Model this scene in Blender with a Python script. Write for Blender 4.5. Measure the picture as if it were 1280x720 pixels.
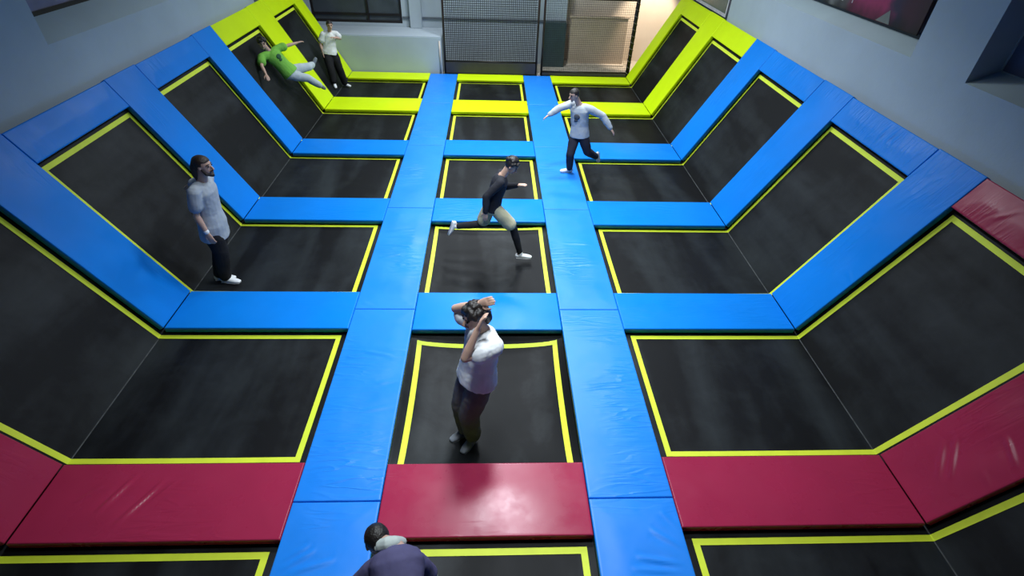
import bpy, bmesh, math, random
from mathutils import Vector, Matrix
PI = math.pi
R = math.radians
for o in list(bpy.data.objects): bpy.data.objects.remove(o)
SC = bpy.context.scene
C = SC.collection

# ------------------------------------------------------------------ camera
cam_d = bpy.data.cameras.new('camera'); cam = bpy.data.objects.new('camera', cam_d); C.objects.link(cam)
cam_d.sensor_width = 36.0; cam_d.lens = 36.0 * 637.7 / 1280.0; cam_d.clip_end = 100
CH = 4.4
pit, yaw, rol = R(38.59), R(3.01), R(2.13)
fw = Vector((math.sin(yaw)*math.cos(pit), math.cos(yaw)*math.cos(pit), -math.sin(pit)))
rt = Vector((math.cos(yaw), -math.sin(yaw), 0)); up = rt.cross(fw)
r2 = rt*math.cos(rol) + up*math.sin(rol); u2 = -rt*math.sin(rol) + up*math.cos(rol)
cam.matrix_world = Matrix(((r2.x, u2.x, -fw.x, 0), (r2.y, u2.y, -fw.y, 0), (r2.z, u2.z, -fw.z, CH), (0, 0, 0, 1)))
SC.camera = cam

# ------------------------------------------------------------------ world, lamps, exposure
W = bpy.data.worlds.new('world'); SC.world = W; W.use_nodes = True
W.node_tree.nodes['Background'].inputs[0].default_value = (0.42, 0.58, 0.85, 1)
W.node_tree.nodes['Background'].inputs[1].default_value = 0.10
SC.view_settings.view_transform = 'Standard'; SC.view_settings.look = 'None'
SC.view_settings.gamma = 1.0; SC.view_settings.use_curve_mapping = False
SC.view_settings.exposure = 0.0

def area(name, loc, sx, sy, power, col, target=None, spread=180):
    d = bpy.data.lights.new(name, 'AREA'); d.shape = 'RECTANGLE'; d.size = sx; d.size_y = sy
    d.energy = power; d.color = col; d.spread = R(spread)
    o = bpy.data.objects.new(name, d); C.objects.link(o); o.location = loc
    if target is not None:
        o.rotation_euler = (Vector(target)-Vector(loc)).to_track_quat('-Z', 'Y').to_euler()
    return o
COOL = (0.86, 0.94, 1.0)
for x_, y_, p_ in ((0.0, 2.8, 72), (0.3, 5.2, 136), (0.4, 7.8, 155), (0.4, 10.4, 176), (0.4, 13.2, 215)):
    area('ceiling_lamp', (x_, y_, 5.9), 0.7, 0.7, p_, COOL, spread=(100, 112, 126, 140, 150)[int(y_/2.6)-1])
area('ceiling_lamp', (2.6, 9.5, 5.9), 0.8, 0.8, 95, COOL, spread=165)
area('ceiling_lamp', (-1.6, 14.2, 5.9), 0.8, 0.8, 110, COOL, spread=165)
sd = bpy.data.lights.new('wall_spot', 'SPOT'); sd.energy = 700; sd.color = (1.0, 0.84, 0.66); sd.spot_size = R(56); sd.spot_blend = 0.5; sd.shadow_soft_size = 0.1
so = bpy.data.objects.new('wall_spot', sd); C.objects.link(so); so.location = (4.9, 16.1, 3.3)
so.rotation_euler = (Vector((4.7, 17.2, 0.4))-Vector(so.location)).to_track_quat('-Z', 'Y').to_euler()

# ------------------------------------------------------------------ materials
def nodes(name):
    m = bpy.data.materials.new(name); m.use_nodes = True
    nt = m.node_tree; b = nt.nodes['Principled BSDF']
    return m, nt, b
def N(nt, t, **kw):
    n = nt.nodes.new(t)
    for k, v in kw.items():
        if hasattr(n, k) and not k[0].isupper(): setattr(n, k, v)
        else: n.inputs[k.replace('_', ' ')].default_value = v
    return n
def coords(nt, scale=(1, 1, 1), rot=(0, 0, 0)):
    tc = N(nt, 'ShaderNodeTexCoord'); mp = N(nt, 'ShaderNodeMapping')
    mp.inputs['Scale'].default_value = scale; mp.inputs['Rotation'].default_value = rot
    nt.links.new(tc.outputs['Object'], mp.inputs['Vector']); return mp.outputs['Vector']
def noise(nt, vec, scale, detail=3, rough=0.5, dist=0):
    n = N(nt, 'ShaderNodeTexNoise'); n.inputs['Scale'].default_value = scale; n.inputs['Detail'].default_value = detail
    n.inputs['Roughness'].default_value = rough; n.inputs['Distortion'].default_value = dist
    nt.links.new(vec, n.inputs['Vector']); return n.outputs['Fac']
def ramp(nt, fac, p0, c0, p1, c1):
    r = N(nt, 'ShaderNodeValToRGB'); e = r.color_ramp.elements
    e[0].position = p0; e[0].color = c0; e[1].position = p1; e[1].color = c1
    nt.links.new(fac, r.inputs['Fac']); return r.outputs['Color']
def mathn(nt, op, a, b):
    m = N(nt, 'ShaderNodeMath', operation=op)
    for i, v in enumerate((a, b)):
        if isinstance(v, (int, float)): m.inputs[i].default_value = v
        else: nt.links.new(v, m.inputs[i])
    return m.outputs[0]
def bump(nt, h, b, strength, dist):
    bm_ = N(nt, 'ShaderNodeBump'); bm_.inputs['Strength'].default_value = strength; bm_.inputs['Distance'].default_value = dist
    nt.links.new(h, bm_.inputs['Height']); nt.links.new(bm_.outputs[0], b.inputs['Normal'])
def c4(c, k=1.0): return (c[0]*k, c[1]*k, c[2]*k, 1)

def plain(name, col, rough=0.5, metal=0.0, var=0.12, nscale=6, bmp=0.0, bscale=60, spec=0.5):
    m, nt, b = nodes(name); v = coords(nt)
    f = noise(nt, v, nscale, 4)
    nt.links.new(ramp(nt, f, 0.3, c4(col, 1-var), 0.7, c4(col, 1+var)), b.inputs['Base Color'])
    b.inputs['Roughness'].default_value = rough; b.inputs['Metallic'].default_value = metal
    b.inputs['Specular IOR Level'].default_value = spec
    if bmp: bump(nt, noise(nt, v, bscale, 3), b, bmp, 0.01)
    return m

def vinyl(name, col, rough=0.36, wr=0.35, ang=0.0, spec=0.16):
    """PVC pad cover: scuffs, long soft creases that come and go"""
    m, nt, b = nodes(name)
    v = coords(nt)
    f = noise(nt, v, 1.3, 5, 0.6)
    base = ramp(nt, f, 0.3, c4(col, 0.93), 0.7, c4(col, 1.05))
    nt.links.new(base, b.inputs['Base Color'])
    b.inputs['Specular IOR Level'].default_value = spec
    rr = ramp(nt, noise(nt, v, 2.2, 4, 0.6), 0.3, (rough-0.06,)*3+(1,), 0.7, (rough+0.10,)*3+(1,))
    nt.links.new(rr, b.inputs['Roughness'])
    vc = coords(nt, (1.2, 7.0, 1.2), (0, 0, ang))
    cr = noise(nt, vc, 1.6, 2, 0.4, 0.6)
    ridge = mathn(nt, 'SUBTRACT', 1.0, mathn(nt, 'MULTIPLY', mathn(nt, 'ABSOLUTE', mathn(nt, 'SUBTRACT', cr, 0.5), 0), 9.0))
    ridge = mathn(nt, 'MAXIMUM', ridge, 0.0)
    mask = noise(nt, v, 0.9, 1, 0.4)
    mr = ramp(nt, mask, 0.50, (0, 0, 0, 1), 0.68, (1, 1, 1, 1))
    h = mathn(nt, 'MULTIPLY', ridge, mr)
    h = mathn(nt, 'ADD', h, mathn(nt, 'MULTIPLY', noise(nt, v, 3.0, 2, 0.4), 0.5))
    bump(nt, h, b, wr, 0.02)
    return m

def bed_mat():
    """woven black polypropylene, with paler streaks drawn out along y"""
    m, nt, b = nodes('black_woven_bed')
    v = coords(nt)
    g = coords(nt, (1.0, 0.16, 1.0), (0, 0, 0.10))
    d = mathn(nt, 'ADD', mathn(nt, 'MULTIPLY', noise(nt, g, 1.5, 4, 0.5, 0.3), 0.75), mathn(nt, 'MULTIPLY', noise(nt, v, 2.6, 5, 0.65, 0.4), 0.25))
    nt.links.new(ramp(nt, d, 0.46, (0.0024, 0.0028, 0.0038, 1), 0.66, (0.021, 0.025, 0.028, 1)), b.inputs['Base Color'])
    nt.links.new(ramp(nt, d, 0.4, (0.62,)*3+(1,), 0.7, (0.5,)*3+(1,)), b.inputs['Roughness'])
    b.inputs['Specular IOR Level'].default_value = 0.22
    w = noise(nt, v, 260, 1); bump(nt, w, b, 0.25, 0.002)
    return m

BLUE = vinyl('blue_vinyl', (0.004, 0.205, 0.72), 0.34, 0.16)
BLUE_STRIP = vinyl('blue_walkway_vinyl', (0.014, 0.225, 0.80), 0.34, 0.34, 0.0, 0.36)
YEL = vinyl('yellow_vinyl', (0.60, 0.80, 0.004), 0.45, 0.10)
RED = vinyl('crimson_vinyl', (0.34, 0.022, 0.068), 0.27, 0.16, 0.9, 0.3)
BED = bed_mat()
TAPE = plain('yellow_webbing', (0.68, 0.80, 0.035), 0.6, var=0.06)
BLACKF = plain('black_foam_side', (0.012, 0.012, 0.014), 0.7)
SEAM = plain('dusty_seam', (0.055, 0.06, 0.062), 0.8, var=0.5, nscale=14)
FLOORM = plain('dark_concrete', (0.02, 0.021, 0.024), 0.8)
def wall_mat(name, col, var=0.10):
    m, nt, b = nodes(name); v = coords(nt)
    f = noise(nt, v, 0.6, 6, 0.6)
    nt.links.new(ramp(nt, f, 0.3, c4(col, 1-var), 0.7, c4(col, 1+var)), b.inputs['Base Color'])
    b.inputs['Roughness'].default_value = 0.75
    bump(nt, noise(nt, v, 30, 4), b, 0.12, 0.01)
    return m
WALL = wall_mat('blue_grey_wall_paint', (0.37, 0.44, 0.48))
WALLB = wall_mat('grey_rear_wall_paint', (0.37, 0.43, 0.48))
CREAM = wall_mat('cream_plaster', (0.62, 0.54, 0.44))
BEIGE = plain('beige_board', (0.45, 0.36, 0.27), 0.6, var=0.08, nscale=2)
FRAME = plain('dark_painted_steel', (0.022, 0.018, 0.018), 0.35, 0.4)
FRAMEBR = plain('brown_painted_steel', (0.05, 0.032, 0.028), 0.3, 0.5)
PLINTH = plain('dark_plinth_board', (0.035, 0.032, 0.035), 0.5)
NETC = plain('black_net_cord', (0.012, 0.012, 0.013), 0.8)
SLATE = plain('dark_slate_panel', (0.055, 0.066, 0.078), 0.35, var=0.25, nscale=2)
SILL = wall_mat('pale_sill', (0.36, 0.45, 0.49))
WHITEM = plain('white_painted_frame', (0.55, 0.55, 0.6), 0.5)
MAUVE = plain('mauve_blind', (0.20, 0.19, 0.28), 0.6)
GREYP = plain('plum_grey_blind', (0.13, 0.13, 0.19), 0.6, var=0.15, nscale=1.5)
NAVY = plain('navy_frame', (0.012, 0.03, 0.06), 0.4)
SKIN = plain('skin', (0.52, 0.33, 0.25), 0.55, var=0.05)
HAIR = plain('black_hair', (0.012, 0.009, 0.008), 0.5, var=0.4, nscale=40, bmp=0.6, bscale=90)
HAIRB = plain('dark_brown_hair', (0.022, 0.012, 0.008), 0.5, var=0.4, nscale=40, bmp=0.6, bscale=90)
WSHOE = plain('white_shoe', (0.78, 0.80, 0.82), 0.5, var=0.04)
GSHOE = plain('grey_shoe', (0.16, 0.18, 0.21), 0.6)
SOLE = plain('shoe_sole', (0.5, 0.5, 0.5), 0.6)
EYE = plain('eye', (0.02, 0.015, 0.012), 0.2)
LIP = plain('lips', (0.36, 0.14, 0.12), 0.5)
def cloth(name, col, var=0.08): return plain(name, col, 0.85, var=var, nscale=5, bmp=0.35, bscale=14, spec=0.25)

# ------------------------------------------------------------------ object helpers
def obj(name, bm, mat, parent=None, smooth=False):
    me = bpy.data.meshes.new(name); bm.normal_update(); bm.to_mesh(me); bm.free()
    for m in (mat if isinstance(mat, (list, tuple)) else [mat]): me.materials.append(m)
    if smooth: me.polygons.foreach_set('use_smooth', [True]*len(me.polygons))
    o = bpy.data.objects.new(name, me); C.objects.link(o)
    if parent is not None:
        o.parent = parent; o.matrix_parent_inverse = Matrix.Translation(-parent.location)
    return o
def thing(name, label, cat, loc=(0, 0, 0), group=None):
    o = bpy.data.objects.new(name, None); C.objects.link(o); o.location = loc
    o.empty_display_size = 0.2
    o['label'] = label; o['category'] = cat
    if group: o['group'] = group
    return o
def tag(o, label, cat, group=None):
    o['label'] = label; o['category'] = cat
    if group: o['group'] = group
    return o
def struct(o): o['kind'] = 'structure'; return o
def box(bm, x0, x1, y0, y1, z0, z1):
    vs = [bm.verts.new((x, y, z)) for x in (x0, x1) for y in (y0, y1) for z in (z0, z1)]
    for f in ((0, 1, 3, 2), (4, 6, 7, 5), (0, 4, 5, 1), (2, 3, 7, 6), (0, 2, 6, 4), (1, 5, 7, 3)):
        bm.faces.new([vs[i] for i in f])
    return vs
def bx(*a):
    bm = bmesh.new(); box(bm, *a); return bm
def bevbox(x0, x1, y0, y1, z0, z1, r=0.01):
    bm = bx(x0, x1, y0, y1, z0, z1)
    bmesh.ops.bevel(bm, geom=bm.edges[:], offset=r, segments=2, affect='EDGES'); return bm
def tube(bm, pts, rads, side=None, n=12, cap=True):
    """loft of ellipses along pts; rads: float or (a, b), a lies along 'side'"""
    pts = [Vector(p) for p in pts]
    rads = [(r, r) if isinstance(r, (int, float)) else r for r in rads]
    rings = []
    L = len(pts)
    def ring(c, t, a, b):
        s = Vector(side) if side is not None else (Vector((0, 0, 1)) if abs(t.z) < 0.9 else Vector((1, 0, 0)))
        s = (s - t*s.dot(t))
        if s.length < 1e-4: s = t.orthogonal()
        s.normalize(); q = t.cross(s)
        return [bm.verts.new(c + s*(a*math.cos(2*PI*i/n)) + q*(b*math.sin(2*PI*i/n))) for i in range(n)]
    for i, p in enumerate(pts):
        t = (pts[min(i+1, L-1)] - pts[max(i-1, 0)])
        t = t.normalized() if t.length > 1e-6 else Vector((0, 0, 1))
        a, b = rads[i]
        if i == 0 and cap:
            m_ = min(a, b); t0 = (pts[1]-pts[0]).normalized()
            rings.append(ring(p - t0*m_*0.85, t0, a*0.5, b*0.5)); rings.append(ring(p - t0*m_*0.45, t0, a*0.87, b*0.87))
        rings.append(ring(p, t, a, b))
        if i == L-1 and cap:
            m_ = min(a, b); t0 = (pts[-1]-pts[-2]).normalized()
            rings.append(ring(p + t0*m_*0.45, t0, a*0.87, b*0.87)); rings.append(ring(p + t0*m_*0.85, t0, a*0.5, b*0.5))
    for A, B in zip(rings, rings[1:]):
        for i in range(n):
            bm.faces.new((A[i], A[(i+1) % n], B[(i+1) % n], B[i]))
    bm.faces.new(rings[0][::-1]); bm.faces.new(rings[-1])
def rod(bm, a, b, r, n=8): tube(bm, [a, b], [r, r], n=n, cap=False)
def ellips(bm, c, X, Y, Z, rx, ry, rz, u=16, v=10):
    c = Vector(c)
    M = Matrix(((X.x*rx, Y.x*ry, Z.x*rz, c.x), (X.y*rx, Y.y*ry, Z.y*rz, c.y), (X.z*rx, Y.z*ry, Z.z*rz, c.z), (0, 0, 0, 1)))
    bmesh.ops.create_uvsphere(bm, u_segments=u, v_segments=v, radius=1.0, matrix=M)

# ------------------------------------------------------------------ court dimensions
TH = R(60.5); CT, ST = math.cos(TH), math.sin(TH)
FOLD = 3.95           # half width of the flat court, pad top
D_HOLE, D_TOP = 2.07, 2.47      # up the slope: top of the beds, top of the pads
def fold_x(side): return -4.0 if side < 0 else 3.91
def slope(side, y, d, off=0.0):
    """point on a side slope: d metres up from the fold, off metres out of the surface"""
    return Vector((fold_x(side) + side*(d*CT) - side*off*ST, y, d*ST + off*CT))
SX = {'LL': -1.765, 'LR': -0.988, 'RL': 0.902, 'RR': 1.685}
GAP = 0.006
# stretched creases in the vinyl covers: start, end, height (metres)
CR = [
   ((-3.249, 2.722, 0.0), (-3.42, 2.342, 0.0), 0.008),
   ((-2.984, 2.654, 0.0), (-3.213, 2.212, 0.0), 0.008),
   ((-2.84, 2.669, 0.0), (-3.074, 2.351, 0.0), 0.005),
   ((-3.5, 2.597, 0.0), (-3.665, 2.432, 0.0), 0.004),
   ((1.528, 2.286, 0.0), (1.671, 2.125, 0.0), 0.006),
   ((1.395, 2.129, 0.0), (1.657, 1.96, 0.0), 0.007),
   ((1.223, 1.895, 0.0), (1.619, 1.831, 0.0), 0.007),
   ((1.169, 1.801, 0.0), (1.6, 1.769, 0.0), 0.005),
   ((-1.717, 1.827, 0.0), (-1.446, 1.998, -0.0), 0.006),
   ((-1.7, 1.913, 0.0), (-1.503, 2.038, 0.0), 0.005),
   ((-1.618, 1.813, 0.0), (-1.263, 1.918, 0.0), 0.005),
   ((-1.696, 6.911, -0.0), (-1.225, 6.966, 0.0), 0.005),
   ((-1.681, 6.749, 0.0), (-1.203, 6.779, 0.0), 0.005),
   ((-1.672, 6.548, 0.0), (-1.219, 6.511, 0.0), 0.005),
   ((-1.647, 6.19, 0.0), (-1.355, 6.276, 0.0), 0.005),
   ((-1.704, 5.188, 0.0), (-1.499, 5.092, 0.0), 0.004),
   ((-1.292, 5.093, 0.0), (-1.041, 5.159, 0.0), 0.004),
   ((-1.496, 4.283, 0.0), (-1.138, 4.205, 0.0), 0.005),
   ((-1.269, 3.792, 0.0), (-1.012, 3.837, 0.0), 0.004),
   ((-1.368, 3.412, 0.0), (-1.004, 3.482, 0.0), 0.004),
   ((1.108, 6.61, 0.0), (1.57, 6.594, 0.0), 0.004),
   ((1.009, 6.019, 0.0), (1.608, 6.065, 0.0), 0.004),
   ((4.988, 6.235, 1.905), (5.135, 6.222, 2.165), 0.006),
   ((5.003, 6.092, 1.933), (5.141, 6.062, 2.175), 0.006),
   ((5.015, 5.993, 1.953), (5.088, 5.985, 2.082), 0.005),
   ((5.136, 6.081, 2.168), (5.139, 5.571, 2.172), 0.005),
   ((5.074, 9.077, 2.058), (5.179, 9.065, 2.243), 0.005),
   ((5.076, 8.875, 2.061), (5.191, 8.88, 2.265), 0.005),
   ((5.072, 8.63, 2.053), (5.155, 8.645, 2.201), 0.004),
   ((4.235, 2.661, 0.574), (4.101, 2.368, 0.337), 0.006),
   ((4.183, 2.683, 0.483), (4.058, 2.414, 0.262), 0.004),
   ((4.382, 2.476, 0.834), (4.323, 2.203, 0.73), 0.006),
   ((4.227, 2.309, 0.56), (4.197, 2.156, 0.507), 0.005),
   ((4.984, 4.25, 1.897), (5.089, 4.133, 2.084), 0.004),
   ((4.361, 4.85, 0.797), (4.296, 4.605, 0.681), 0.004),
   ((-5.229, 7.276, 2.173), (-5.093, 7.214, 1.931), 0.005),
   ((-3.986, 2.155, -0.025), (-3.993, 2.755, -0.012), 0.005),
   ((-5.081, 9.012, 1.911), (-4.984, 9.003, 1.739), 0.003),
]
def pad_mesh(q, thick=0.07, r=0.012, puff=0.006, nu=None, nv=None, seed=0, crease=0.0):
    """q: four top corners going round; a soft cushion with rounded rim, top surface on q"""
    q = [Vector(p) for p in q]
    ex = (q[1]-q[0]).length; ey = (q[3]-q[0]).length
    nrm = (q[1]-q[0]).cross(q[3]-q[0]).normalized()
    cen = (q[0]+q[1]+q[2]+q[3])/4; mine = []
    for a, b, h in CR:
        a, b = Vector(a), Vector(b); m = (a+b)/2
        e1 = (q[1]-q[0]).normalized(); e2 = nrm.cross(e1)
        if abs((m-cen).dot(nrm)) < 0.06 and abs((m-cen).dot(e1)) < ex/2+0.02 and abs((m-cen).dot(e2)) < ey/2+0.02: mine.append((a, b, h))
    step = 0.018 if mine else 0.12
    def ridge(p):
        t_ = 0
        for a, b, h in mine:
            ab = b-a; t = max(0, min(1, (p-a).dot(ab)/ab.length_squared)); d = (p-(a+ab*t))
            d = (d - nrm*d.dot(nrm)).length
            if d < 0.16: t_ += 2.3*h*math.sin(PI*min(1, max(0, t)))**0.6*(1.5*math.exp(-(d/0.022)**2) - 0.7*math.exp(-(d/0.06)**2))
        return t_
    def marks(L):
        a = [0, 0.12*r, 0.35*r, 0.7*r, r, 2.2*r, 4*r]
        k = max(2, int(L/step)); mid = [4*r + (L-8*r)*i/k for i in range(1, k)]
        return [x/L for x in a] + [x/L for x in mid] + [1-x/L for x in reversed(a)]
    us, vs_ = marks(ex), marks(ey)
    rnd = random.Random(seed); ph = [rnd.uniform(0, 6.28) for _ in range(6)]
    bm = bmesh.new(); G = []
    for v in vs_:
        row = []
        for u in us:
            p = (q[0]*(1-u)+q[1]*u)*(1-v) + (q[3]*(1-u)+q[2]*u)*v
            d = min(u*ex, (1-u)*ex, v*ey, (1-v)*ey)
            drop = 0 if d >= r else r - math.sqrt(max(0, r*r-(r-d)**2))
            e = min(1, d/0.25); h = puff*(e*e*(3-2*e))
            w = 0.0018*math.sin(u*ex*9+ph[0]+2*math.sin(v*ey*5+ph[1])) * e + 0.0015*math.sin(v*ey*11+ph[2]+u*ex*3) * e
            if mine: w += ridge(p)*e
            row.append(bm.verts.new(p + nrm*(h + w - drop)))
        G.append(row)
    for a, b in zip(G, G[1:]):
        for i in range(len(us)-1): bm.faces.new((a[i], a[i+1], b[i+1], b[i]))
    rim = G[0] + [row[-1] for row in G[1:]] + G[-1][-2::-1] + [row[0] for row in G[-2:0:-1]]
    low = [bm.verts.new(v.co - nrm*(thick-r)) for v in rim]
    k = len(rim)
    for i in range(k): bm.faces.new((rim[(i+1) % k], rim[i], low[i], low[(i+1) % k]))
    bm.faces.new(low)
    bmesh.ops.recalc_face_normals(bm, faces=bm.faces[:])
    return bm
def pad(q, mat, label, group, seed=0, puff=0.006):
    o = obj('safety_pad', pad_mesh(q, seed=seed, puff=puff), mat, smooth=True)
    tag(o, label, 'pad', group); return o

# rows of cross pads, front to back: near y, far y
ROWS = [  # (left n,f), (centre n,f), (right n,f), material
    ((2.09, 2.825), (2.09, 2.80), (2.145, 2.85), RED, 'crimson'),
    ((4.695, 5.415), (4.675, 5.405), (4.69, 5.41), BLUE, 'blue'),
    ((7.265, 8.01), (7.27, 8.04), (7.20, 7.995), BLUE, 'blue'),
    ((9.83, 10.56), (9.855, 10.615), (9.77, 10.59), BLUE, 'blue'),
    ((12.35, 13.23), (12.34, 13.18), (12.37, 13.21), YEL, 'yellow'),
    ((14.83, 15.42), (14.87, 15.40), (14.80, 15.40), YEL, 'yellow'),
    ((-0.45, 0.25), (-0.45, 0.25), (-0.45, 0.25), BLUE, 'blue'),
]
NTH = ['nearest the camera', 'second from the camera', 'third from the camera', 'fourth from the camera',
       'fifth from the camera, next to last', 'at the far end of the court']
g = GAP
BANDS = ['in the cross band nearest the camera', 'in the nearest blue cross band', 'in the middle blue cross band',
         'in the farthest blue cross band', 'in the nearer yellow cross band', 'in the yellow band at the far end']
for i, (lf, ce, ri, mat, cn) in enumerate(ROWS):
    if i == 6: continue
    desc = BANDS[i]
    n, f = ce
    pad([(SX['LR']+g, n, 0), (SX['RL']-g, n, 0), (SX['RL']-g, f, 0), (SX['LR']+g, f, 0)], mat,
        '%s pad between the two walkways, %s' % (cn, desc), 'cross pads of the court floor', i*7+1)
    for side, (n, f), sn, other in ((-1, lf, 'left', 'LL'), (1, ri, 'right', 'RR')):
        xi, xf = SX[other]+side*g, fold_x(side)-side*0.001
        a, b = sorted((xi, xf))
        pad([(a, n, 0), (b, n, 0), (b, f, 0), (a, f, 0)], mat,
            '%s flat pad %s of both walkways, %s' % (cn, sn, desc), 'cross pads of the court floor', i*7+2+side)
        p = [slope(side, n, 0.001), slope(side, n, D_TOP), slope(side, f, D_TOP), slope(side, f, 0.001)]
        if side < 0: p = [p[1], p[0], p[3], p[2]]
        pad(p, mat, '%s pad climbing the %s slope, %s' % (cn, sn, desc), 'cross pads climbing the side slopes', i*7+4+side)
# top pads on the slopes, closing each bed at the wall
for side, sn in ((-1, 'left'), (1, 'right')):
    rr = [(r[0] if side < 0 else r[2]) for r in ROWS]
    for k in range(1, 6):
        y0 = rr[k-1][1]
        y1 = rr[k][0]
        mat, cn = (RED, 'crimson') if k <= 1 else ((BLUE, 'blue') if k <= 3 else (YEL, 'yellow'))
        p = [slope(side, y0+g, D_HOLE), slope(side, y0+g, D_TOP-0.01), slope(side, y1-g, D_TOP-0.01), slope(side, y1-g, D_HOLE)]
        if side < 0: p = [p[1], p[0], p[3], p[2]]
        pad(p, mat, '%s pad capping the %s slope above the %s trampoline row%s' %
            (cn, sn, ['', 'second', 'third', 'fourth', 'fifth', 'farthest'][k], ' from the camera' if k < 5 else ''),
            'pads along the tops of the slopes', 60+k*3+side)
# long blue walkways
SEAMS = [-0.2, 2.424, 5.055, 7.68, 10.31, 12.92, 15.36]
for sn, a, b in (('left', 'LL', 'LR'), ('right', 'RL', 'RR')):
    for k in range(6):
        y0, y1 = SEAMS[k]+0.004, SEAMS[k+1]-0.004
        where = ['nearest the camera', 'second from the camera', 'third from the camera', 'third from the far end', 'second from the far end', 'touching the net frames at the far end'][k]
        pad([(SX[a], y0, 0.004), (SX[b], y0, 0.004), (SX[b], y1, 0.004), (SX[a], y1, 0.004)], BLUE_STRIP,
            'long blue pad of the %s walkway, %s' % (sn, where), 'walkway pads', 90+k*2+(sn == 'left'), puff=0.008)

# ------------------------------------------------------------------ trampolines
MZ = -0.115
XF = 0.067            # how far the fold of the bed lies outside the pad fold
def bed_point(side, s, y, up_=0.0):
    """side 0: s = x. side +-1: s runs from the inner edge (x) past the fold and up the slope"""
    if side == 0: return Vector((s, y, MZ+up_))
    xf = abs(fold_x(side))+XF
    if s <= xf: return Vector((side*s, y, MZ+up_))
    d = s-xf; return Vector((side*(xf + d*CT - up_*ST), y, MZ + d*ST + up_*CT))
def sag_fn(cx, cy, hx, hy, depth, power=1.0, feet=()):
    def f(x, y):
        u = max(0, 1-((x-cx)/hx)**2); v = max(0, 1-((y-cy)/hy)**2)
        z = -depth*(u*v)**power
        for fx, fy, fd, fr in feet:
            z -= fd*math.exp(-((x-fx)**2+(y-fy)**2)/(fr*fr))*min(1, 3*u*v)
        return z
    return f
def lin(a, b, n): return [a+(b-a)*i/n for i in range(n+1)]
def trampoline(side, k, label, sag, tape_top=2.09):
    rr = [(r[0], r[1], r[2])[side+1] for r in ROWS]
    y0 = (rr[k-1][1] if k > 0 else 0.25); y1 = rr[k][0]
    if side == 0:
        s0, s1 = SX['LR'], SX['RL']; tx = [s0+0.06, s1-0.06]
        ss = lin(s0-0.08, s1+0.08, 26); cx = (s0+s1)/2
    else:
        s0 = abs(SX['RR'] if side > 0 else SX['LL']); xf = abs(fold_x(side))+XF
        s1 = xf + D_HOLE + 0.13
        ss = lin(s0-0.08, xf-0.03, 26) + [xf-0.012, xf, xf+0.012] + lin(xf+0.03, s1, 24); cx = side*(s0+xf)/2
        tx = [s0+0.10, xf+tape_top]
    root = thing('trampoline', label, 'trampoline', (cx, (y0+y1)/2, MZ), 'trampolines of the court')
    def P(s, y, up_=0.0):
        p = bed_point(side, s, y, up_)
        if side == 0: p.z += sag(p.x, y)
        else:
            xf = abs(fold_x(side))+XF
            if s <= xf: p.z += sag(s, y)
            else:
                d = s-xf; L = D_HOLE; e = max(0, 1-((d-L/2)/(L/2))**2)*max(0, 1-((y-(y0+y1)/2)/((y1-y0)/2))**2)
                p += Vector((side*ST, 0, -CT))*0.012*e
        return p
    ys = lin(y0-0.10, y1+0.12, 26)
    bm = bmesh.new(); G = [[bm.verts.new(P(s, y)) for s in ss] for y in ys]
    for a, b in zip(G, G[1:]):
        for i in range(len(ss)-1): bm.faces.new((a[i], a[i+1], b[i+1], b[i]))
    bmesh.ops.recalc_face_normals(bm, faces=bm.faces[:])
    bmesh.ops.solidify(bm, geom=bm.faces[:], thickness=0.004)
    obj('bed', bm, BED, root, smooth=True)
    # webbing border
    ty0, ty1 = y0+0.07, y1+(-0.05, -0.02, 0.015, 0.035, 0.035, 0.06)[k]
    w = 0.058; bm = bmesh.new()
    def strip(f, n):
        prev = None
        for i in range(n+1):
            a, b = f(i/n); va, vb = bm.verts.new(a), bm.verts.new(b)
            if prev: bm.faces.new((prev[0], va, vb, prev[1]))
            prev = (va, vb)
    U = 0.006
    sfun = [tx[0]+(tx[1]-tx[0])*i/40 for i in range(41)]
    if side != 0:
        xf = abs(fold_x(side))+XF; sfun = lin(tx[0], xf-0.004, 24)+lin(xf+0.004, tx[1], 24)
    for yy in (ty0, ty1-w):
        n = len(sfun)-1
        strip(lambda t, yy=yy, n=n: (P(sfun[round(t*n)], yy, U), P(sfun[round(t*n)], yy+w, U)), n)
    for xx in (tx[0], tx[1]-w):
        strip(lambda t, xx=xx: (P(xx, ty0+(ty1-ty0)*t, U+0.0008), P(xx+w, ty0+(ty1-ty0)*t, U+0.0008)), 30)
    bmesh.ops.recalc_face_normals(bm, faces=bm.faces[:])
    bmesh.ops.solidify(bm, geom=bm.faces[:], thickness=0.003)
    obj('border_stripe', bm, TAPE, root)
    if side != 0:
        bm = bmesh.new(); xf = abs(fold_x(side))+XF
        tube(bm, [P(xf, ty0+w+(ty1-ty0-2*w)*t/12, 0.002) for t in range(13)], [(0.012, 0.005)]*13, side=(1, 0, 0), n=8)
        obj('fold_seam', bm, SEAM, root, smooth=True)
    return root
ROWN = ['cut by the bottom edge', 'second row from the camera', 'third row from the camera', 'fourth row from the camera', 'fifth row from the camera', 'row at the far end']
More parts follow.
